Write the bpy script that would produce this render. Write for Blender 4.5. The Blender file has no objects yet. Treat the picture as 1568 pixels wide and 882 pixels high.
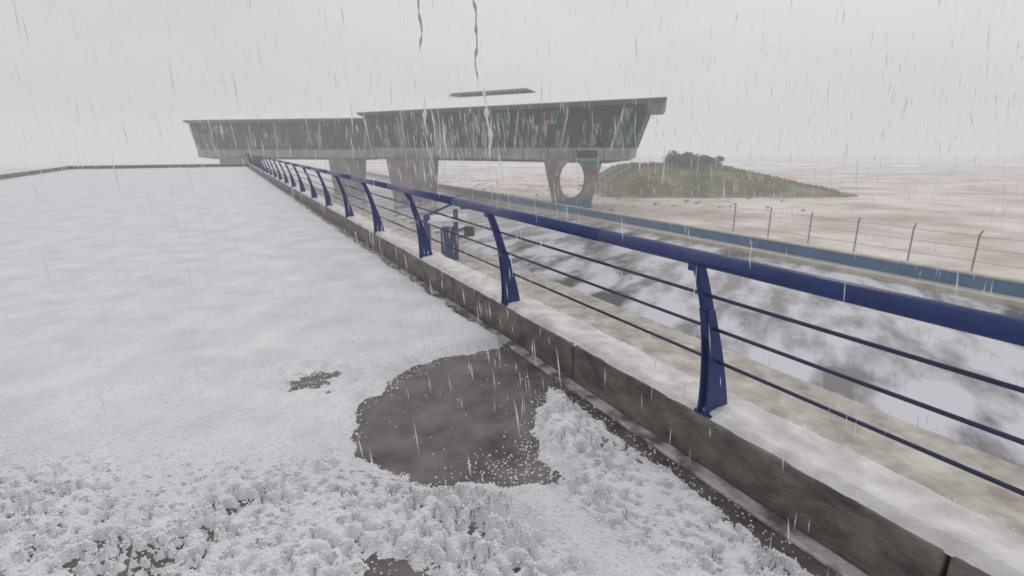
import bpy, bmesh, math, random
import numpy as np
from mathutils import Vector, Matrix
random.seed(4); rng=np.random.default_rng(7)
sc=bpy.context.scene
sc.view_settings.view_transform='Standard'; sc.view_settings.look='None'; sc.view_settings.exposure=0

# ---------------------------------------------------------------- frame of the terrace
D=np.array([-0.477,0.879]); N=np.array([0.879,0.477])   # along railing, towards the beach
def P(s,L,z=0.0):
    return (s*D[0]+L*N[0], s*D[1]+L*N[1], z)
GZ=-4.0

# ---------------------------------------------------------------- materials
def mat(name,col,rough=0.6,metal=0.0,col2=None,scale=5.0,detail=6,bump=0.0,bscale=None,ramp=(0.35,0.65),coord='Object',spec=0.5,stretch=None,rot=0,rvar=None,nrough=0.5):
    m=bpy.data.materials.new(name); m.use_nodes=True
    nt=m.node_tree; b=nt.nodes['Principled BSDF']
    b.inputs['Base Color'].default_value=(*col,1); b.inputs['Roughness'].default_value=rough
    b.inputs['Metallic'].default_value=metal
    b.inputs['Specular IOR Level'].default_value=spec
    tc=nt.nodes.new('ShaderNodeTexCoord'); src=tc.outputs[coord]
    if stretch:
        if rot:
            m0=nt.nodes.new('ShaderNodeMapping'); m0.inputs['Rotation'].default_value=(0,0,rot); nt.links.new(src,m0.inputs['Vector']); src=m0.outputs['Vector']
        mp=nt.nodes.new('ShaderNodeMapping'); mp.inputs['Scale'].default_value=stretch
        nt.links.new(src,mp.inputs['Vector']); src=mp.outputs['Vector']
    if col2 is not None:
        n=nt.nodes.new('ShaderNodeTexNoise'); n.inputs['Scale'].default_value=scale; n.inputs['Detail'].default_value=detail; n.inputs['Roughness'].default_value=nrough
        nt.links.new(src,n.inputs['Vector'])
        r=nt.nodes.new('ShaderNodeValToRGB')
        r.color_ramp.elements[0].position=ramp[0]; r.color_ramp.elements[0].color=(*col,1)
        r.color_ramp.elements[1].position=ramp[1]; r.color_ramp.elements[1].color=(*col2,1)
        nt.links.new(n.outputs['Fac'],r.inputs['Fac']); nt.links.new(r.outputs['Color'],b.inputs['Base Color'])
        if rvar:
            mr=nt.nodes.new('ShaderNodeMapRange'); mr.inputs['From Min'].default_value=0.35; mr.inputs['From Max'].default_value=0.65
            mr.inputs['To Min'].default_value=rvar[0]; mr.inputs['To Max'].default_value=rvar[1]
            nt.links.new(n.outputs['Fac'],mr.inputs['Value']); nt.links.new(mr.outputs[0],b.inputs['Roughness'])
    if bump>0:
        n2=nt.nodes.new('ShaderNodeTexNoise'); n2.inputs['Scale'].default_value=bscale or scale*6; n2.inputs['Detail'].default_value=5
        nt.links.new(src,n2.inputs['Vector'])
        bp=nt.nodes.new('ShaderNodeBump'); bp.inputs['Strength'].default_value=bump; bp.inputs['Distance'].default_value=0.02
        nt.links.new(n2.outputs['Fac'],bp.inputs['Height']); nt.links.new(bp.outputs['Normal'],b.inputs['Normal'])
    return m
M={}
M['floor']=mat('wet_paving',(0.048,0.036,0.036),0.3,col2=(0.20,0.17,0.17),scale=3.6,detail=12,bump=0.3,bscale=60,rvar=(0.2,0.5),nrough=0.68)
M['hail']=mat('hail_ice',(0.66,0.66,0.70),0.6,col2=(0.82,0.82,0.845),scale=2.2,detail=12,nrough=0.62)
nt=M['hail'].node_tree; b=nt.nodes['Principled BSDF']
tc=nt.nodes.new('ShaderNodeTexCoord'); v=nt.nodes.new('ShaderNodeTexVoronoi'); v.inputs['Scale'].default_value=95
nt.links.new(tc.outputs['Object'],v.inputs['Vector'])
bp=nt.nodes.new('ShaderNodeBump'); bp.invert=True; bp.inputs['Strength'].default_value=0.5; bp.inputs['Distance'].default_value=0.008
nt.links.new(v.outputs['Distance'],bp.inputs['Height']); nt.links.new(bp.outputs['Normal'],b.inputs['Normal'])
M['stone']=mat('hailstone',(0.84,0.84,0.87),0.4)
M['curbtop']=mat('curb_slush',(0.60,0.565,0.55),0.6,col2=(0.84,0.825,0.825),scale=7,detail=9,bump=0.6,bscale=60)
M['curb']=mat('wet_concrete',(0.062,0.055,0.048),0.5,col2=(0.22,0.20,0.175),scale=5,detail=12,bump=0.5,bscale=40,stretch=(1,1,2.0),nrough=0.65)
M['ledge']=mat('ledge_concrete',(0.16,0.14,0.13),0.45,col2=(0.62,0.59,0.58),scale=8,detail=9,bump=0.4,bscale=60,ramp=(0.4,0.6))
M['blue']=mat('blue_paint',(0.007,0.022,0.125),0.36,col2=(0.013,0.038,0.18),scale=9,detail=9,bump=0.12,bscale=120,rvar=(.25,.5))
M['wire']=mat('navy_wire',(0.012,0.018,0.06),0.4,col2=(0.02,0.03,0.09),scale=20)
M['gravelwall']=mat('render_wall',(0.30,0.28,0.26),0.8,col2=(0.38,0.36,0.34),scale=1.5,bump=0.3)
M['sand']=mat('wet_sand',(0.42,0.32,0.27),0.8,col2=(0.78,0.72,0.69),scale=0.16,detail=14,bump=0.3,bscale=1.2,nrough=0.6,ramp=(.34,.62))
M['slush']=mat('slushy_promenade',(0.10,0.092,0.098),0.2,col2=(0.60,0.60,0.66),scale=0.5,detail=12,bump=0.3,bscale=7,ramp=(0.40,0.56),stretch=(0.5,1.3,1),rot=math.radians(-61),rvar=(0.08,0.5),nrough=0.58)
M['band']=mat('beige_paving',(0.24,0.20,0.165),0.5,col2=(0.60,0.565,0.52),scale=1.3,detail=14,bump=0.2,nrough=0.65)
M['bluewall']=mat('blue_wall_paint',(0.02,0.10,0.25),0.5,col2=(0.045,0.16,0.32),scale=0.6)
M['cope']=mat('coping_stone',(0.45,0.42,0.36),0.7,col2=(0.6,0.57,0.5),scale=2)
M['roof']=mat('white_roof_hail',(0.86,0.86,0.87),0.7,col2=(0.91,0.91,0.91),scale=0.5)
M['fascia']=mat('roof_fascia',(0.15,0.15,0.15),0.5,col2=(0.22,0.22,0.22),scale=0.5)
M['hull']=mat('grey_cladding',(0.22,0.215,0.21),0.6,col2=(0.40,0.39,0.385),scale=0.5,detail=12,nrough=.62)
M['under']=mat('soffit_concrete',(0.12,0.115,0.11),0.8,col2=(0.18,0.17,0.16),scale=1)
M['pillar']=mat('pillar_concrete',(0.17,0.155,0.14),0.8,col2=(0.30,0.275,0.255),scale=0.8,detail=10,bump=0.3)
M['frame']=mat('window_frame',(0.025,0.025,0.025),0.5,col2=(0.05,0.05,0.05),scale=3)
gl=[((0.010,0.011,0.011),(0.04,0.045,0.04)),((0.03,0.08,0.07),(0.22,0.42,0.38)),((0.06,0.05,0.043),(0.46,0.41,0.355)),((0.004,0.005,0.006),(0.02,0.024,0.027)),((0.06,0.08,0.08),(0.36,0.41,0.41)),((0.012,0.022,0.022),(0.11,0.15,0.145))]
M['glass']=[mat('glass_painted_reflection_%d'%i,a,0.08,col2=c,scale=1.0,detail=4,ramp=(0.42,0.60),stretch=(3.5,3.5,0.45),spec=0.6) for i,(a,c) in enumerate(gl)]  # opaque panes; vertical streaks in their colour imitate reflections
M['white']=mat('white_panel',(0.70,0.70,0.71),0.5,col2=(0.78,0.78,0.78),scale=3)
M['dark']=mat('dark_metal',(0.02,0.02,0.024),0.5,col2=(0.045,0.045,0.05),scale=6)
M['green']=mat('green_sign_face',(0.005,0.36,0.16),0.4,col2=(0.01,0.44,0.2),scale=4)
M['galv']=mat('galvanised_steel',(0.22,0.22,0.22),0.45,0.3,col2=(0.32,0.32,0.32),scale=8)
M['grass']=mat('dune_grass',(0.07,0.085,0.028),0.9,col2=(0.25,0.22,0.11),scale=0.35,detail=10,bump=0.6,bscale=3)
M['blade']=mat('grass_blades',(0.06,0.09,0.025),0.8,col2=(0.24,0.23,0.10),scale=0.6)
M['leaf']=mat('bush_leaves',(0.012,0.018,0.010),0.7,col2=(0.04,0.05,0.022),scale=2)
M['sea']=mat('foamy_sea',(0.42,0.44,0.46),0.5,col2=(0.84,0.85,0.86),scale=0.02,detail=12,ramp=(0.36,0.5),stretch=(0.35,2.2,1),bump=0.2,bscale=0.5)
def transp(name,col,fac,rough=0.3):
    m=mat(name,col,rough,col2=tuple(min(1,c*1.05) for c in col),scale=8); nt=m.node_tree
    b=nt.nodes['Principled BSDF']; t=nt.nodes.new('ShaderNodeBsdfTransparent'); mx=nt.nodes.new('ShaderNodeMixShader')
    mx.inputs[0].default_value=fac
    nt.links.new(b.outputs[0],mx.inputs[1]); nt.links.new(t.outputs[0],mx.inputs[2])
    nt.links.new(mx.outputs[0],nt.nodes['Material Output'].inputs['Surface']); return m
M['fall']=transp('falling_ice',(0.94,0.94,0.96),0.38)
M['drip']=transp('water_drip',(0.26,0.26,0.27),0.5,0.1)

# ---------------------------------------------------------------- mesh helpers
def link(o,parent=None):
    sc.collection.objects.link(o)
    if parent: o.parent=parent
    return o
def mesh(name,verts,faces,m,parent=None,smooth=False,bevel=0):
    me=bpy.data.meshes.new(name); me.from_pydata([tuple(v) for v in verts],[],faces)
    bm=bmesh.new(); bm.from_mesh(me); bmesh.ops.recalc_face_normals(bm,faces=bm.faces); bm.to_mesh(me); bm.free()
    if isinstance(m,list):
        for x in m: me.materials.append(x)
    else: me.materials.append(m)
    if smooth: me.polygons.foreach_set('use_smooth',[True]*len(me.polygons))
    o=bpy.data.objects.new(name,me); link(o,parent)
    if bevel:
        b=o.modifiers.new('b','BEVEL'); b.width=bevel; b.segments=2; b.limit_method='ANGLE'
    return o
def empty(name,loc=(0,0,0)):
    e=bpy.data.objects.new(name,None); e.empty_display_size=0.3; return link(e)
HF=[(0,1,2,3),(4,7,6,5),(0,4,5,1),(1,5,6,2),(2,6,7,3),(3,7,4,0)]
class MB:
    def __init__(s): s.v=[];s.f=[];s.mi=[]
    def add(s,vs,fs,mi=0):
        o=len(s.v); s.v+= [tuple(x) for x in vs]; s.f+=[tuple(i+o for i in f) for f in fs]; s.mi+=[mi]*len(fs)
    def boxSL(s,s0,s1,L0,L1,z0,z1,mi=0):
        s.add([P(s0,L0,z0),P(s1,L0,z0),P(s1,L1,z0),P(s0,L1,z0),P(s0,L0,z1),P(s1,L0,z1),P(s1,L1,z1),P(s0,L1,z1)],HF,mi)
    def box(s,x0,x1,y0,y1,z0,z1,mi=0):
        s.add([(x0,y0,z0),(x1,y0,z0),(x1,y1,z0),(x0,y1,z0),(x0,y0,z1),(x1,y0,z1),(x1,y1,z1),(x0,y1,z1)],HF,mi)
    def beam(s,p0,p1,w,t=None,seg=4,mi=0,w1=None):
        p0=Vector(p0);p1=Vector(p1);d=(p1-p0).normalized()
        up=Vector((0,0,1)) if abs(d.z)<0.9 else Vector((0,1,0))
        a=d.cross(up).normalized(); b=a.cross(d).normalized(); t=t or w; w1=w1 if w1 is not None else 1.0
        ring=[]
        for k in range(seg):
            an=2*math.pi*(k+0.5)/seg; r=1.0 if seg>4 else 1.4142
            ring.append((math.cos(an)*r,math.sin(an)*r))
        vs=[p0+a*x*w/2+b*y*t/2 for x,y in ring]+[p1+a*x*w/2*w1+b*y*t/2*w1 for x,y in ring]
        fs=[(k,(k+1)%seg,(k+1)%seg+seg,k+seg) for k in range(seg)]+[tuple(range(seg))[::-1],tuple(range(seg,2*seg))]
        s.add(vs,fs,mi)
    def tube(s,pts,rads,seg=8):
        o=len(s.v)
        for (x,y,z),r in zip(pts,rads):
            for k in range(seg): s.v.append((x+r*math.cos(2*math.pi*k/seg),y+r*math.sin(2*math.pi*k/seg),z))
        for i in range(len(pts)-1):
            for k in range(seg):
                j=(k+1)%seg; s.f.append((o+i*seg+k,o+i*seg+j,o+(i+1)*seg+j,o+(i+1)*seg+k)); s.mi.append(0)
    def obj(s,name,m,parent=None,smooth=False,bevel=0):
        o=mesh(name,s.v,s.f,m,parent,smooth,bevel)
        if isinstance(m,list): o.data.polygons.foreach_set('material_index',s.mi)
        return o

# ---------------------------------------------------------------- numpy noise
_perm=rng.random((512,512))
def vnoise(x,y):
    xi=np.floor(x).astype(int); yi=np.floor(y).astype(int); fx=x-xi; fy=y-yi
    fx=fx*fx*(3-2*fx); fy=fy*fy*(3-2*fy)
    g=lambda a,b:_perm[a%512,b%512]
    return (g(xi,yi)*(1-fx)+g(xi+1,yi)*fx)*(1-fy)+(g(xi,yi+1)*(1-fx)+g(xi+1,yi+1)*fx)*fy
def fbm(x,y,o=4):
    t=0;a=0.5;n=0
    for k in range(o):
        an=0.6+1.1*k; c,s=math.cos(an)*1.97**k,math.sin(an)*1.97**k
        t=t+a*vnoise(x*c-y*s+17*k,x*s+y*c+31*k); n+=a; a*=0.55
    return t/n
def sst(a,b,x):
    t=np.clip((x-a)/(b-a),0,1); return t*t*(3-2*t)

# ---------------------------------------------------------------- terrace floor, curb
S0,S1=-6,46
LW=-9.0
t=MB(); t.boxSL(S0,S1,LW,1.86,-0.25,0.0); t.obj('terrace_floor',M['floor'])
t=MB(); t.boxSL(S0,S1,LW+.01,1.84,GZ-.2,-0.252); t.obj('terrace_base',M['gravelwall'])
def curb_run(L0,L1,led0,led1):
    curb=empty('terrace_curb')
    c=MB()
    ss=[S0]+[0.55+2.05*k for k in range(0,22)]+[S1]
    for a,b_ in zip(ss[:-1],ss[1:]): c.boxSL(a+0.006,b_-0.006,L0,L1,-0.02,0.262)
    c.obj('curb_wall',M['curb'],curb,bevel=0.012)
    c=MB(); c.boxSL(S0,S1,led0,led1,0.0,0.022); c.obj('base_ledge',M['ledge'],curb,bevel=0.006)
    c=MB(); c.boxSL(S0,S1,L0+.04,L1-.005,GZ-0.2,-0.022); c.obj('retaining_wall',M['gravelwall'],curb)
    return curb
curb=curb_run(1.86,2.17,1.78,1.857)
curb2=curb_run(LW-.31,LW,LW+.003,LW+.08)
c=MB(); c.boxSL(S1+.01,S1+.32,LW-.31,2.17,GZ-.2,0.262); c.obj('end_wall',M['curb'],curb2,bevel=0.012)
def gridmesh(name,X,Y,Z,m,parent=None,smooth=True):
    n,k=X.shape; co=np.stack([X,Y,Z],-1).reshape(-1,3)
    i=np.arange(n*k).reshape(n,k)
    f=np.stack([i[:-1,:-1],i[1:,:-1],i[1:,1:],i[:-1,1:]],-1).reshape(-1,4)
    me=bpy.data.meshes.new(name); me.vertices.add(len(co)); me.vertices.foreach_set('co',co.ravel().astype(np.float32))
    me.loops.add(f.size); me.loops.foreach_set('vertex_index',f.ravel().astype(np.int32))
    me.polygons.add(len(f)); me.polygons.foreach_set('loop_start',np.arange(0,f.size,4,dtype=np.int32))
    me.update(calc_edges=True); me.validate()
    me.polygons.foreach_set('use_smooth',[smooth]*len(f)); me.materials.append(m)
    if len(me.polygons) and me.polygons[0].normal.z<0: me.flip_normals()
    return link(bpy.data.objects.new(name,me),parent)
for (l0,l1,cc) in ((1.866,2.164,curb),(LW-.30,LW-.012,curb2)):
    sg=np.concatenate([np.arange(-2,9,0.02),np.arange(9,S1,0.15)]); lg=np.linspace(l0,l1,18)
    SS,LL=np.meshgrid(sg,lg,indexing='ij')
    wob=.035*(fbm(SS*6,LL*3)-.5)
    edge=np.minimum(sst(l0,l0+.035,LL+wob),1-sst(l1-.035,l1,LL+wob))
    ZZ=0.256+edge*(0.012+0.045*fbm(SS*3,LL*6))+0.007*vnoise(SS*45,LL*45)*edge
    gridmesh('slush_cap',SS*D[0]+LL*N[0],SS*D[1]+LL*N[1],ZZ,M['curbtop'],cc)

# ---------------------------------------------------------------- hail layer
poly=np.array([(-.845,2.522),(-.895,2.737),(-.845,3.028),(-.712,3.305),(-.5,3.58),(-.07,3.777),(.06,3.80),(.28,3.50),(.289,3.221),(.138,2.776),(.085,2.522),(.15,2.305),(.205,2.17),(.107,2.049),(-.164,2.106),(-.403,2.087),(-.607,2.188),(-.767,2.335)])
def sdf(x,y):
    d=np.full(x.shape,1e9); ins=np.zeros(x.shape,bool); n=len(poly)
    for i in range(n):
        a=poly[i]; b=poly[(i+1)%n]; e=b-a
        wx=x-a[0]; wy=y-a[1]; tt=np.clip((wx*e[0]+wy*e[1])/(e@e),0,1)
        d=np.minimum(d,np.hypot(wx-e[0]*tt,wy-e[1]*tt))
        c=((a[1]<=y)!=(b[1]<=y)); xx=a[0]+(y-a[1])/(e[1] if abs(e[1])>1e-9 else 1e-9)*e[0]
        ins^=c&(x<xx)
    return np.where(ins,-d,d)
def thick(x,y):
    s=x*D[0]+y*D[1]; L=x*N[0]+y*N[1]
    sd=sdf(x,y)+(fbm(x*6,y*6,4)-0.5)*0.16-0.03
    th=sst(-0.05,0.10,sd)*(0.036+0.035*fbm(x*1.6,y*1.6,3)+0.018*np.exp(-((sd-.14)/.09)**2))
    Le=np.where(s<3.0,1.72,1.72+0.07*sst(3.0,3.8,s))+(fbm(x*7+5,y*7,3)-0.5)*0.14
    th=th*sst(0,0.07,Le-L)
    def spot(cx,cy,rx,ry,k):
        q=np.hypot((x-cx)/rx,(y-cy)/ry)+(fbm(x*8,y*8+9,4)-.5)*1.6
        return 1-k*(1-sst(0.5,1.3,q))
    th=th*spot(-1.30,3.2,0.27,0.25,0.90)*spot(-.42,1.50,0.30,0.17,0.97)*spot(.66,2.40,0.20,0.26,0.5)
    zone=np.maximum(1-sst(1.95,2.35,y), sst(1.15,1.45,L)*(1-sst(2.6,3.1,s)))
    ridge=np.exp(-((L-1.02-0.1*np.sin(s*2))/0.15)**2)*(1-sst(2.2,2.9,s))
    pit=sst(0.49,0.64,fbm(x*36,y*36,3)*.72+.28*fbm(x*4,y*4,2))*zone*(1-ridge)
    th=th*(1-0.94*pit)+0.022*ridge*sst(0.0,0.12,sd)*sst(0,0.07,Le-L)
    return th
def surf(x,y):
    th=thick(x,y)
    return th-0.010+0.007*(fbm(x*50,y*50,2)-0.3)*sst(0.0,0.02,th)+0.012*(fbm(x*7,y*7,3)-.5)*sst(0.01,0.03,th), th
sg=[-1.5]
while sg[-1]<S1-0.1:
    q=sg[-1]; sg.append(q+ (0.0125 if q<4 else 0.0125+(q-4)*0.012))
lg=[1.80]
while lg[-1]>LW+.02:
    q=lg[-1]; lg.append(q-(0.0125 if q>-1.6 else 0.0125+(-1.6-q)*0.02))
sg=np.array(sg); lg=np.array(lg)
SS,LL=np.meshgrid(sg,lg,indexing='ij'); X=SS*D[0]+LL*N[0]; Y=SS*D[1]+LL*N[1]
Z,_=surf(X,Y)
gridmesh('hail_layer',X,Y,Z,M['hail'])
n=230000
s_=np.where(rng.random(n)<0.72, rng.uniform(-0.6,4.0,n), rng.uniform(4.0,8.0,n)); l_=rng.uniform(-3.6,1.78,n)
x=s_*D[0]+l_*N[0]; y=s_*D[1]+l_*N[1]; z,th=surf(x,y)
edge=sst(-0.12,0.02,sdf(x,y)+(fbm(x*4,y*4)-.5)*0.25)
onhail=0.18+0.5*(1-sst(1.9,2.6,y))+0.5*(1-sst(0.012,0.03,th))
debris=0.40*np.exp(-(((x-.02)/.22)**2+((y-2.2)/.13)**2))
pr=np.where(th>0.006,onhail,0.007+0.14*edge**2+debris)
keep=rng.random(n)<pr; x,y,z,th=x[keep],y[keep],z[keep],th[keep]
rad=rng.uniform(0.0028,0.0058,len(x))*np.where(rng.random(len(x))<0.05,1.5,1)
z=np.maximum(z,0)+rad*0.25
m2=3500; s2=rng.uniform(-0.5,7,m2); l2=rng.uniform(1.9,2.15,m2)
x=np.append(x,s2*D[0]+l2*N[0]); y=np.append(y,s2*D[1]+l2*N[1]); z=np.append(z,0.268+0.045*fbm(s2*3,l2*6)); rad=np.append(rad,rng.uniform(.0025,.005,m2))
me=bpy.data.meshes.new('loose_hailstones'); me.vertices.add(len(x)); me.vertices.foreach_set('co',np.stack([x,y,z],-1).ravel().astype(np.float32))
at=me.attributes.new('rad','FLOAT','POINT'); at.data.foreach_set('value',rad.astype(np.float32))
ho=link(bpy.data.objects.new('loose_hailstones',me))
ng=bpy.data.node_groups.new('scatter','GeometryNodeTree')
ng.interface.new_socket('Geometry',in_out='INPUT',socket_type='NodeSocketGeometry'); ng.interface.new_socket('Geometry',in_out='OUTPUT',socket_type='NodeSocketGeometry')
gi=ng.nodes.new('NodeGroupInput'); go=ng.nodes.new('NodeGroupOutput'); iop=ng.nodes.new('GeometryNodeInstanceOnPoints'); ico=ng.nodes.new('GeometryNodeMeshIcoSphere'); ico.inputs['Radius'].default_value=1; ico.inputs['Subdivisions'].default_value=1
na=ng.nodes.new('GeometryNodeInputNamedAttribute'); na.data_type='FLOAT'; na.inputs['Name'].default_value='rad'
sm=ng.nodes.new('GeometryNodeSetMaterial'); sm.inputs['Material'].default_value=M['stone']
ssn=ng.nodes.new('GeometryNodeSetShadeSmooth')
L_=ng.links.new
L_(gi.outputs[0],iop.inputs['Points']); L_(ico.outputs[0],ssn.inputs[0]); L_(ssn.outputs[0],sm.inputs[0]); L_(sm.outputs[0],iop.inputs['Instance'])
L_(na.outputs['Attribute'],iop.inputs['Scale']); L_(iop.outputs[0],go.inputs[0])
ho.modifiers.new('gn','NODES').node_group=ng

# ---------------------------------------------------------------- railing
rail=empty('blue_railing')
LT,ZT=1.744,1.043
tr=MB()
for a in np.arange(S0,S1,2.05): tr.beam(P(a,LT,ZT),P(min(a+2.05,S1),LT,ZT),0.068,seg=16)
tr.obj('top_rail',M['blue'],rail,smooth=True)
def prof(z):
    q=(z-0.267)/(1.043-0.267); return 1.945-0.06*q-0.141*q*q
w=MB()
for ratio in (0.347,0.425,0.503):
    zz=0.9
    for _ in range(20): zz=1.5-ratio*prof(zz)
    for a in np.arange(S0,S1,2.05): w.beam(P(a,prof(zz),zz),P(a+2.05,prof(zz),zz),0.016,seg=8)
w.obj('wires',M['wire'],rail,smooth=True)
p=MB()
def plate(s,zs,wf,off,th=0.012):
    vs=[];k=len(zs)
    for sd_ in (-th/2,th/2):
        for z_ in zs: vs.append(P(s+sd_,prof(z_)-wf(z_)/2+off,z_))
        for z_ in zs[::-1]: vs.append(P(s+sd_,prof(z_)+wf(z_)/2+off,z_))
    n2=2*k; fs=[]
    for j in range(k-1):
        fs.append((j,j+1,n2-2-j,n2-1-j)); fs.append((n2+j,n2+n2-1-j,n2+n2-2-j,n2+j+1))
    fs+=[(j,(j+1)%n2,(j+1)%n2+n2,j+n2) for j in range(n2)]
    p.add(vs,fs)
for k in range(-3,21):
    s=3.6+2.05*k
    if s<S0 or s>S1-0.3: continue
    lo=lambda z_:0.155-0.110*min(1,max(0,(z_-0.267)/0.50))**0.9
    up=lambda z_:0.066-0.014*(z_-0.6)/0.45
    for o in (-0.022,0.022): plate(s+o,list(np.linspace(0.268,0.80,9)),lo,0.0)
    plate(s,list(np.linspace(0.66,1.02,7)),up,0.0,0.03)
    p.boxSL(s-0.05,s+0.05,1.875,2.03,0.262,0.276)
    p.boxSL(s-0.03,s+0.03,LT-0.02,LT+0.03,0.985,1.02)
p.obj('posts',M['blue'],rail,bevel=0.003)

# ---------------------------------------------------------------- ground, promenade, sea
G=3000
mesh('ground',[(-G,-60,GZ),(G,-60,GZ),(G,G,GZ),(-G,G,GZ)],[(0,1,2,3)],M['sand'])
def sheet(name,s0,s1,L0,L1,z,m): return mesh(name,[P(s0,L0,z),P(s1,L0,z),P(s1,L1,z),P(s0,L1,z)],[(0,1,2,3)],m)
sheet('promenade',-60,150,2.17,25.0,GZ+0.004,M['slush'])
pv=MB(); pv.boxSL(-60,150,8.0,11.6,GZ,GZ+0.12); pv.obj('pavement',M['band'],bevel=0.02)
mesh('sea',[(-G,170,GZ+.01),(G,120,GZ+.01),(G,G-5,GZ+.01),(-G,G-5,GZ+.01)],[(0,1,2,3)],M['sea'])
bw=empty('blue_seafront_wall')
a=MB()
for q in np.arange(-60,120,4.0): a.boxSL(q+.01,q+3.99,25.0,25.3,GZ,GZ+0.72)
a.obj('wall',M['bluewall'],bw)
a=MB(); a.boxSL(-60,120,24.96,25.34,GZ+0.722,GZ+0.80); a.obj('coping',M['cope'],bw)
a=MB(); a.boxSL(-60,120,24.2,24.95,GZ+0.006,GZ+0.22); a.obj('step',M['cope'],bw)
wv=MB()
for k in range(5):
    y0=150+k*35; x0=-60+rng.uniform(-20,20)
    pts=[(x0+q*9, y0+5*math.sin(q*.5+k)+rng.uniform(-1,1)) for q in range(44)]
    for (xa,ya),(xb,yb) in zip(pts[:-1],pts[1:]): wv.beam((xa,ya,GZ+.2),(xb,yb,GZ+.2),2.5,rng.uniform(.5,1.8),seg=6)
wv.obj('breaking_waves',M['roof'],smooth=True)
deb=MB()
for _ in range(420):
    x_=random.uniform(-22,30); y_=random.uniform(46,100)
    if x_*N[0]+y_*N[1]<27.6: continue
    r_=random.uniform(.06,.28)
    vs=[(x_+r_*math.cos(t_)*random.uniform(.7,1.4),y_+r_*math.sin(t_)*random.uniform(.7,1.2),GZ-.01) for t_ in (0,1.25,2.5,3.75,5)]
    vs.append((x_,y_,GZ+r_*.7)); deb.add(vs,[(0,1,5),(1,2,5),(2,3,5),(3,4,5),(4,0,5)])
deb.obj('beach_stones',M['under'])

# grassy dune
gx=np.linspace(9,46,110); gy=np.linspace(58,84,50); GX,GY=np.meshgrid(gx,gy,indexing='ij')
def dune(x,y):
    e=sst(9,16,x)*sst(58,66,y+3*(fbm(x*.2,y*.2)-.5))*(1-sst(76,84,y))*(1-sst(24,44,x))
    return GZ-0.1+e*(2.5+1.4*fbm(x*.15,y*.15))+0.35*(fbm(x*.9,y*.9)-.5)*np.minimum(1,e*4)
gridmesh('grassy_dune',GX,GY,dune(GX,GY),M['grass'])
g=MB(); m_=13000; tx=rng.uniform(10,45,m_); ty=rng.uniform(59,80,m_); tz=dune(tx,ty)
cl=fbm(tx*.5,ty*.5,3)
for x_,y_,z_,c_ in zip(tx,ty,tz,cl):
    if c_<0.42 or z_<GZ+.25: continue
    h=random.uniform(.12,.42); an=random.uniform(0,math.pi); wd=random.uniform(.04,.14); lx=random.uniform(-.15,.15)
    g.add([(x_-wd*math.cos(an),y_-wd*math.sin(an),z_-.05),(x_+wd*math.cos(an),y_+wd*math.sin(an),z_-.05),(x_+lx,y_+lx,z_+h)],[(0,1,2)])
g.obj('dune_grass_tufts',M['blade'])
def bush(name,cx,cy,cz,rx,rz,n=6000):
    g=MB()
    g.beam((cx,cy,cz-1.8),(cx+.1,cy,cz),.25,seg=6,w1=.5)
    for k in range(5): g.beam((cx,cy,cz-.9),(cx+rx*.7*math.cos(k*1.3),cy+.5*math.sin(k*1.3),cz+rz*.4),.1,seg=5,w1=.3)
    cs=[(random.gauss(0,.42),random.gauss(0,.4),random.gauss(-0.2,.32),random.uniform(.3,.55)) for _ in range(26)]
    for _ in range(n):
        q=random.choice(cs); v=Vector((random.gauss(0,1),random.gauss(0,1),random.gauss(0,1))).normalized()*q[3]*random.uniform(.5,1.05)
        o=Vector((cx+(q[0]+v.x)*rx,cy+(q[1]+v.y)*rx*.7,cz+(q[2]+v.z)*rz)); u=Vector((random.gauss(0,1),random.gauss(0,1),random.gauss(0,1))).normalized(); w_=u.orthogonal().normalized()
        l=random.uniform(.09,.19); g.add([o-u*l,o+w_*l*.5,o+u*l,o-w_*l*.5],[(0,1,2,3)])
    return g.obj(name,M['leaf'])
bush('coastal_bush',22.2,70,-0.1,2.1,1.4); bush('coastal_bush.001',25.8,71,-0.5,1.9,1.2)

fe=empty('beach_fence'); a=MB(); b2=MB()
for k,q in enumerate(np.arange(-24,22,2.4)):
    x_,y_,_=P(q,27.2); a.beam((x_,y_,GZ-.1),(x_,y_,GZ+2.0),.07,seg=8); a.beam((x_,y_,GZ+2.0),(x_-.12,y_-.25,GZ+2.2),.07,seg=8)
    for h in (.35,.9,1.45,1.95): b2.beam(P(q,27.2,GZ+h),P(q+2.4,27.2,GZ+h-.02),.018,seg=4)
a.obj('posts',M['galv'],fe); b2.obj('strands',M['galv'],fe)

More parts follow.
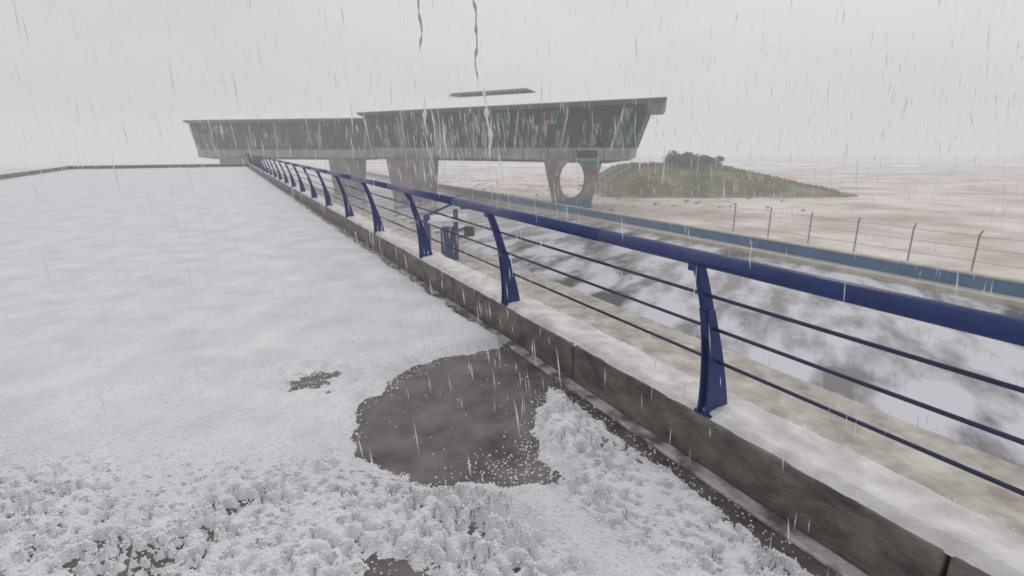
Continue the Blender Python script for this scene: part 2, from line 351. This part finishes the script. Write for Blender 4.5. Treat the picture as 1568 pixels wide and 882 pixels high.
# ---------------------------------------------------------------- elevated pavilion
A=Vector((-16.3,57.6,0)); B=Vector((11.2,40.0,0)); E=(B-A).normalized(); Mn=Vector((E.y,-E.x,0))
if Mn.y>0: Mn=-Mn
def Q(A_,e,m_,a,o,z):
    v=A_+e*a+m_*o; return (v.x,v.y,z)
def pavilion(name,A_,e,m_,Ln,zs,depth,cap=True,endgap=3.2,leftgap=0.0,nwin=22,rake=0.31):
    root=empty(name); zb,zf,zl,zt,zr,zp=zs
    q=lambda a,o,z:Q(A_,e,m_,a,o,z)
    dep=-depth
    def ring(l,r,f,bk,z): return [q(l,f,z),q(r+rake*f,f,z),q(r+rake*bk,bk,z),q(l,bk,z)]
    r=MB(); r.add(ring(.25,Ln-.25,-.3,dep,zr-.36)+ring(0,Ln,0,dep,zr-.12),HF); r.add(ring(0,Ln,0,dep,zr-.118)+ring(0,Ln,0,dep,zr),HF); r.obj('roof_fascia',M['fascia'],root,bevel=.02)
    r=MB(); lo=ring(.05,Ln-.05,-.05,dep+.05,zr+.004); hi=ring(Ln*.24,Ln*.66,dep*.40,dep*.60,zp)
    r.add(lo+hi,HF); r.obj('roof',M['roof'],root)
    if cap:
        r=MB(); r.add(ring(Ln*.22,Ln*.60,dep*.42,dep*.58,zp+.25)+ring(Ln*.24,Ln*.58,dep*.42,dep*.58,zp+.50),HF,0)
        r.add(ring(Ln*.27,Ln*.56,dep*.44,dep*.56,zp-.05)+ring(Ln*.27,Ln*.56,dep*.44,dep*.56,zp+.249),HF,0)
        r.obj('roof_lantern',M['fascia'],root)
    gT,gS=-1.0,-1.75
    R1,R2=Ln-endgap+1.0,Ln-endgap-.1
    h=MB()
    h.add(ring(leftgap,R2,gS+.12,dep+1.8,zf)+ring(leftgap,R2+.1,gS+.22,dep+1.7,zl),HF)
    h.obj('sill_band',M['hull'],root,bevel=.04)
    h=MB()
    for aa in np.arange(leftgap+1.3,R2-.6,2.6): h.beam(q(aa,gS+.135,zf+.03),q(aa,gS+.225,zl-.03),.05,.05)
    h.obj('cladding_joints',M['frame'],root)
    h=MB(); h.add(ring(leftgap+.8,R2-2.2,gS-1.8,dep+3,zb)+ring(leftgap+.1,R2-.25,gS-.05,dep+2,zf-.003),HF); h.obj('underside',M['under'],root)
    gmb=MB(); fr=MB(); lm=MB()
    def wall(p0s,p1s,p0t,p1t,n,inward):
        p0s,p1s,p0t,p1t=map(Vector,(p0s,p1s,p0t,p1t))
        for k in range(n):
            a0,a1=k/n,(k+1)/n
            v=[p0s.lerp(p1s,a0),p0s.lerp(p1s,a1),p0t.lerp(p1t,a1),p0t.lerp(p1t,a0)]
            # each bay is a lower pane and a top light
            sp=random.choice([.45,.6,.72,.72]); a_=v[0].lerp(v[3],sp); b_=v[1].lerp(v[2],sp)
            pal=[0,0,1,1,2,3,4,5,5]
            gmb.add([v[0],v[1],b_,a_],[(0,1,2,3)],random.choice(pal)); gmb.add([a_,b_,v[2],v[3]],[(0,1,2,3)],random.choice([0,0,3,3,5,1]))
            if random.random()<.45: fr.beam(a_-inward*.03,b_-inward*.03,.07,.07)
            if k%6==0: lm.beam(v[0]-inward*.04,v[3]-inward*.04,.16,.16)
            else: fr.beam(v[0]-inward*.03,v[3]-inward*.03,.20 if k%3==0 else .06,.14)
        fr.beam(p1s-inward*.03,p1t-inward*.03,.25,.2)
        for f_,w_ in ((.0,.16),(.97,.22)):
            fr.beam(p0s.lerp(p0t,f_)-inward*.035,p1s.lerp(p1t,f_)-inward*.035,.12,w_)
    wall(q(leftgap,gS,zl),q(R2+rake*gS,gS,zl),q(leftgap,gT,zt),q(R1+rake*gT,gT,zt),nwin,-m_)
    wall(q(R2+rake*gS,gS,zl),q(R2+rake*(dep+1.7),dep+1.7,zl),q(R1+rake*gT,gT,zt),q(R1+rake*(dep+1),dep+1.0,zt),9,-e)
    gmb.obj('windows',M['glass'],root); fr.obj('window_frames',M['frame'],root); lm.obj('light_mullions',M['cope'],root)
    return root
pav=pavilion('elevated_pavilion',A,E,Mn,(B-A).length,(0.15,0.42,1.45,4.66,5.0,6.5),15,endgap=2.6,nwin=38)
A2=Vector((-40,66.5,0)); B2=Vector((-14.2,60.5,0)); E2=(B2-A2).normalized(); M2=Vector((E2.y,-E2.x,0)); M2=-M2 if M2.y>0 else M2
wing=pavilion('pavilion_wing',A2,E2,M2,(B2-A2).length,(0.0,0.25,1.2,4.3,4.65,5.6),12,cap=False,endgap=1.5,nwin=26,rake=0)
def ring_pillar(name,cx,cy,zb,zt,wb,wt,hz,rx,rz,thk):
    n=64; front=[]; inner=[]
    for k in range(n):
        an=2*math.pi*k/n; dx,dz=math.cos(an),math.sin(an)
        inner.append((dx*rx,hz+dz*rz))
        best=1e9
        if dz>1e-6: best=min(best,(zt-hz)/dz)
        if dz<-1e-6: best=min(best,(zb-hz)/dz)
        for sg_ in (1,-1):
            kk=(wt-wb)/2/(zt-zb); h0=wb/2+kk*(hz-zb)
            den=sg_*dx-kk*dz
            if den>1e-6: best=min(best,h0/den)
        front.append((dx*best,hz+dz*best))
    vs=[]
    for yy in (cy-thk/2,cy+thk/2):
        vs+=[(cx+x_,yy,z_) for x_,z_ in front]; vs+=[(cx+x_,yy,z_) for x_,z_ in inner]
    fs=[]
    for k in range(n):
        j=(k+1)%n
        fs+=[(k,j,n+j,n+k),(2*n+j,2*n+k,3*n+k,3*n+j),(k,2*n+k,2*n+j,j),(n+k,n+j,3*n+j,3*n+k)]
    return mesh(name,vs,fs,M['pillar'],pav)
ring_pillar('oval_opening_pillar',5.25,46.5,GZ,0.5,3.0,5.0,-1.25,1.12,1.6,1.2)
a=MB(); a.add([(3.55,45.6,GZ),(6.95,45.6,GZ),(6.95,47.4,GZ),(3.55,47.4,GZ),(3.6,45.65,GZ+1.1),(6.9,45.65,GZ+1.1),(6.9,47.35,GZ+1.1),(3.6,47.35,GZ+1.1)],HF); a.obj('pillar_base',M['bluewall'],pav,bevel=.04)
a=MB(); a.add([(-12.3,55,GZ),(-8.4,55,GZ),(-8.4,59,GZ),(-12.3,59,GZ),(-12.9,55,0.4),(-8.0,55,0.4),(-8.0,59,0.4),(-12.9,59,0.4)],HF); a.obj('broad_pillar',M['pillar'],pav,bevel=.1)
for wx in (-20,-33):
    a=MB(); a.add([(wx-1.5,64,GZ),(wx+1.5,64,GZ),(wx+1.5,67,GZ),(wx-1.5,67,GZ),(wx-1.9,64,0.2),(wx+1.9,64,0.2),(wx+1.9,67,0.2),(wx-1.9,67,0.2)],HF); a.obj('pillar',M['pillar'],wing,bevel=.1)
sg_=empty('green_sign'); a=MB(); a.box(5.3,6.9,42.6,42.75,0.42,0.64); a.obj('panel',M['green'],sg_,bevel=.02)
a=MB(); a.box(5.0,6.8,42.8,43.6,0.66,1.25); a.beam((5.4,42.7,.6),(5.4,42.9,.9),.06); a.beam((6.7,42.7,.6),(6.7,42.9,.9),.06); a.obj('bracket_box',M['dark'],sg_,bevel=.03)

# ---------------------------------------------------------------- blue kiosk frame down on the promenade
k=empty('blue_kiosk'); cx,cy=-2.95,25.5
a=MB()
a.box(cx-1.35,cx-1.05,cy-.2,cy+.1,GZ,GZ+2.35); a.box(cx+.1,cx+.32,cy-.2,cy+.02,GZ,GZ+2.6); a.box(cx-.55,cx+.1,cy-.1,cy+.5,GZ,GZ+1.7)
a.beam((cx-1.2,cy,GZ+2.3),(cx+.2,cy,GZ+2.9),.12); a.beam((cx+.1,cy,GZ+2.9),(cx+1.0,cy,GZ+2.95),.12)
a.beam((cx+.2,cy,GZ+1.5),(cx+.8,cy,GZ+1.75),.1)
a.obj('frame',M['blue'],k,bevel=.03)
a=MB(); a.add([(cx-1.1,cy-.5,GZ+1.95),(cx+.7,cy-.5,GZ+2.05),(cx+.7,cy+.7,GZ+2.2),(cx-1.1,cy+.7,GZ+2.1),(cx-1.1,cy-.5,GZ+2.05),(cx+.7,cy-.5,GZ+2.15),(cx+.7,cy+.7,GZ+2.3),(cx-1.1,cy+.7,GZ+2.2)],HF); a.obj('canopy',M['white'],k,bevel=.03)
a=MB(); a.box(cx+.62,cx+1.1,cy-.3,cy+.2,GZ+1.3,GZ+1.75); a.box(cx+.45,cx+.95,cy-.3,cy+.2,GZ+2.62,GZ+2.85); a.obj('equipment_box',M['dark'],k,bevel=.03)

# ---------------------------------------------------------------- falling hail and meltwater
f=MB()
def streak(x_,y_,z_,l,r,lean):
    f.add([(x_+lean*l,y_,z_+l/2),(x_-lean*l,y_,z_-l/2)]+[(x_+r*math.cos(q*2.094),y_+r*math.sin(q*2.094),z_) for q in range(3)],[(0,2,3),(0,3,4),(0,4,2),(1,3,2),(1,4,3),(1,2,4)])
for _ in range(3200):
    y_=random.uniform(1.4,14); x_=random.uniform(-1.1,1.3)*y_; z_=random.uniform(0,1.5+y_*random.uniform(.05,.4))
    L=x_*N[0]+y_*N[1]
    if L<2.2 and z_<0.05: continue
    streak(x_,y_,z_,random.uniform(.04,.16)*(1 if y_<6 else 1.8),random.uniform(.0012,.0038)*(1 if y_<5 else 1.8),random.uniform(-.08,.02))
for _ in range(120):
    y_=random.uniform(2.2,3.2); streak((random.gauss(-.08,.05) if random.random()<.5 else random.gauss(-.15,.03))*y_,y_,1.5+random.uniform(-.14,.16)*y_/2.4,random.uniform(.03,.12),random.uniform(.0014,.0034),-.06)
for _ in range(60):
    streak(random.gauss(-.25,.25),random.uniform(2.6,3.4),random.uniform(.2,.8),random.uniform(.05,.15),random.uniform(.0025,.0048),-.05)
f.obj('falling_hail',M['fall'])
def strand(w,x0,y0,ztop,zbot,seed,r,lean=0.0,amp=.006):
    rr=random.Random(seed); p1,p2=rr.uniform(0,6),rr.uniform(0,6); n=int((ztop-zbot)/.006); pts=[];rads=[]
    for i in range(n+1):
        z_=ztop-(ztop-zbot)*i/n
        pts.append((x0+lean*(ztop-z_)+amp*(math.sin(z_*19+p1)+.5*math.sin(z_*47+p2)),y0,z_))
        e=min(1,i/6,(n-i)/10+.02); rads.append(r*e*(.75+.35*math.sin(z_*71+p2)+.2*math.sin(z_*140+p1)))
    w.tube(pts,rads)
w=MB()
strand(w,-.40,2.4,3.0,1.88,3,.0058,.012); strand(w,-.20,2.4,3.0,1.77,8,.0058,.045)
w.obj('dripping_meltwater',M['drip'],smooth=True)
w=MB(); strand(w,-.115,2.4,1.75,1.44,5,.009,.06); strand(w,-.375,2.4,1.72,1.54,6,.007)
w.obj('falling_meltwater',M['fall'],smooth=True)

# ---------------------------------------------------------------- mist
mm=bpy.data.materials.new('storm_mist'); mm.use_nodes=True; nt=mm.node_tree; nt.nodes.clear()
out=nt.nodes.new('ShaderNodeOutputMaterial'); ab=nt.nodes.new('ShaderNodeVolumeAbsorption'); em=nt.nodes.new('ShaderNodeEmission'); ad=nt.nodes.new('ShaderNodeAddShader')
DEN=0.0040
ab.inputs['Color'].default_value=(0,0,0,1); ab.inputs['Density'].default_value=DEN
em.inputs['Color'].default_value=(0.665,0.655,0.66,1); em.inputs['Strength'].default_value=DEN  # mist glows on its own, standing in for scattered skylight
nt.links.new(ab.outputs[0],ad.inputs[0]); nt.links.new(em.outputs[0],ad.inputs[1]); nt.links.new(ad.outputs[0],out.inputs['Volume'])
a=MB(); a.box(-900,900,-20,1600,GZ-1.5,24); a.obj('storm_mist',mm)

# ---------------------------------------------------------------- light
w=bpy.data.worlds.new('World'); sc.world=w; w.use_nodes=True; nt=w.node_tree
bg=nt.nodes['Background']; sky=nt.nodes.new('ShaderNodeTexSky'); sky.sky_type='NISHITA'; sky.sun_disc=False
sky.sun_elevation=math.radians(50); sky.sun_rotation=math.radians(40); sky.dust_density=6
hs=nt.nodes.new('ShaderNodeHueSaturation'); hs.inputs['Saturation'].default_value=0.1
mx=nt.nodes.new('ShaderNodeMix'); mx.data_type='RGBA'; mx.inputs[0].default_value=0.88
nt.links.new(sky.outputs[0],hs.inputs['Color']); nt.links.new(hs.outputs[0],mx.inputs[6])
tc=nt.nodes.new('ShaderNodeTexCoord'); mp=nt.nodes.new('ShaderNodeMapping'); mp.inputs['Scale'].default_value=(1,1,2.5)
no=nt.nodes.new('ShaderNodeTexNoise'); no.inputs['Scale'].default_value=1.6; no.inputs['Detail'].default_value=4
cr=nt.nodes.new('ShaderNodeValToRGB'); cr.color_ramp.elements[0].position=.3; cr.color_ramp.elements[0].color=(5.6,5.55,5.75,1); cr.color_ramp.elements[1].position=.65; cr.color_ramp.elements[1].color=(7.4,7.3,7.3,1)
nt.links.new(tc.outputs['Generated'],mp.inputs['Vector']); nt.links.new(mp.outputs[0],no.inputs['Vector']); nt.links.new(no.outputs['Fac'],cr.inputs['Fac']); nt.links.new(cr.outputs['Color'],mx.inputs[7])
nt.links.new(mx.outputs[2],bg.inputs['Color']); bg.inputs['Strength'].default_value=0.1
sl=bpy.data.lights.new('sun','SUN'); sl.energy=0.55; sl.angle=math.radians(25); sl.color=(1,.98,.95)
so=link(bpy.data.objects.new('sun',sl))
el,az=math.radians(50),math.radians(40)
so.rotation_euler=Vector((-math.sin(az)*math.cos(el),-math.cos(az)*math.cos(el),-math.sin(el))).to_track_quat('-Z','Y').to_euler()

cam=bpy.data.cameras.new('camera'); cam.lens=36*800/1568; cam.sensor_width=36; cam.clip_end=6000; cam.clip_start=.05
cam.dof.use_dof=True; cam.dof.focus_distance=2.6; cam.dof.aperture_fstop=2.8
co=link(bpy.data.objects.new('camera',cam)); co.location=(0,0,1.5); co.rotation_euler=(math.radians(90-15.1),0,0)
sc.camera=co
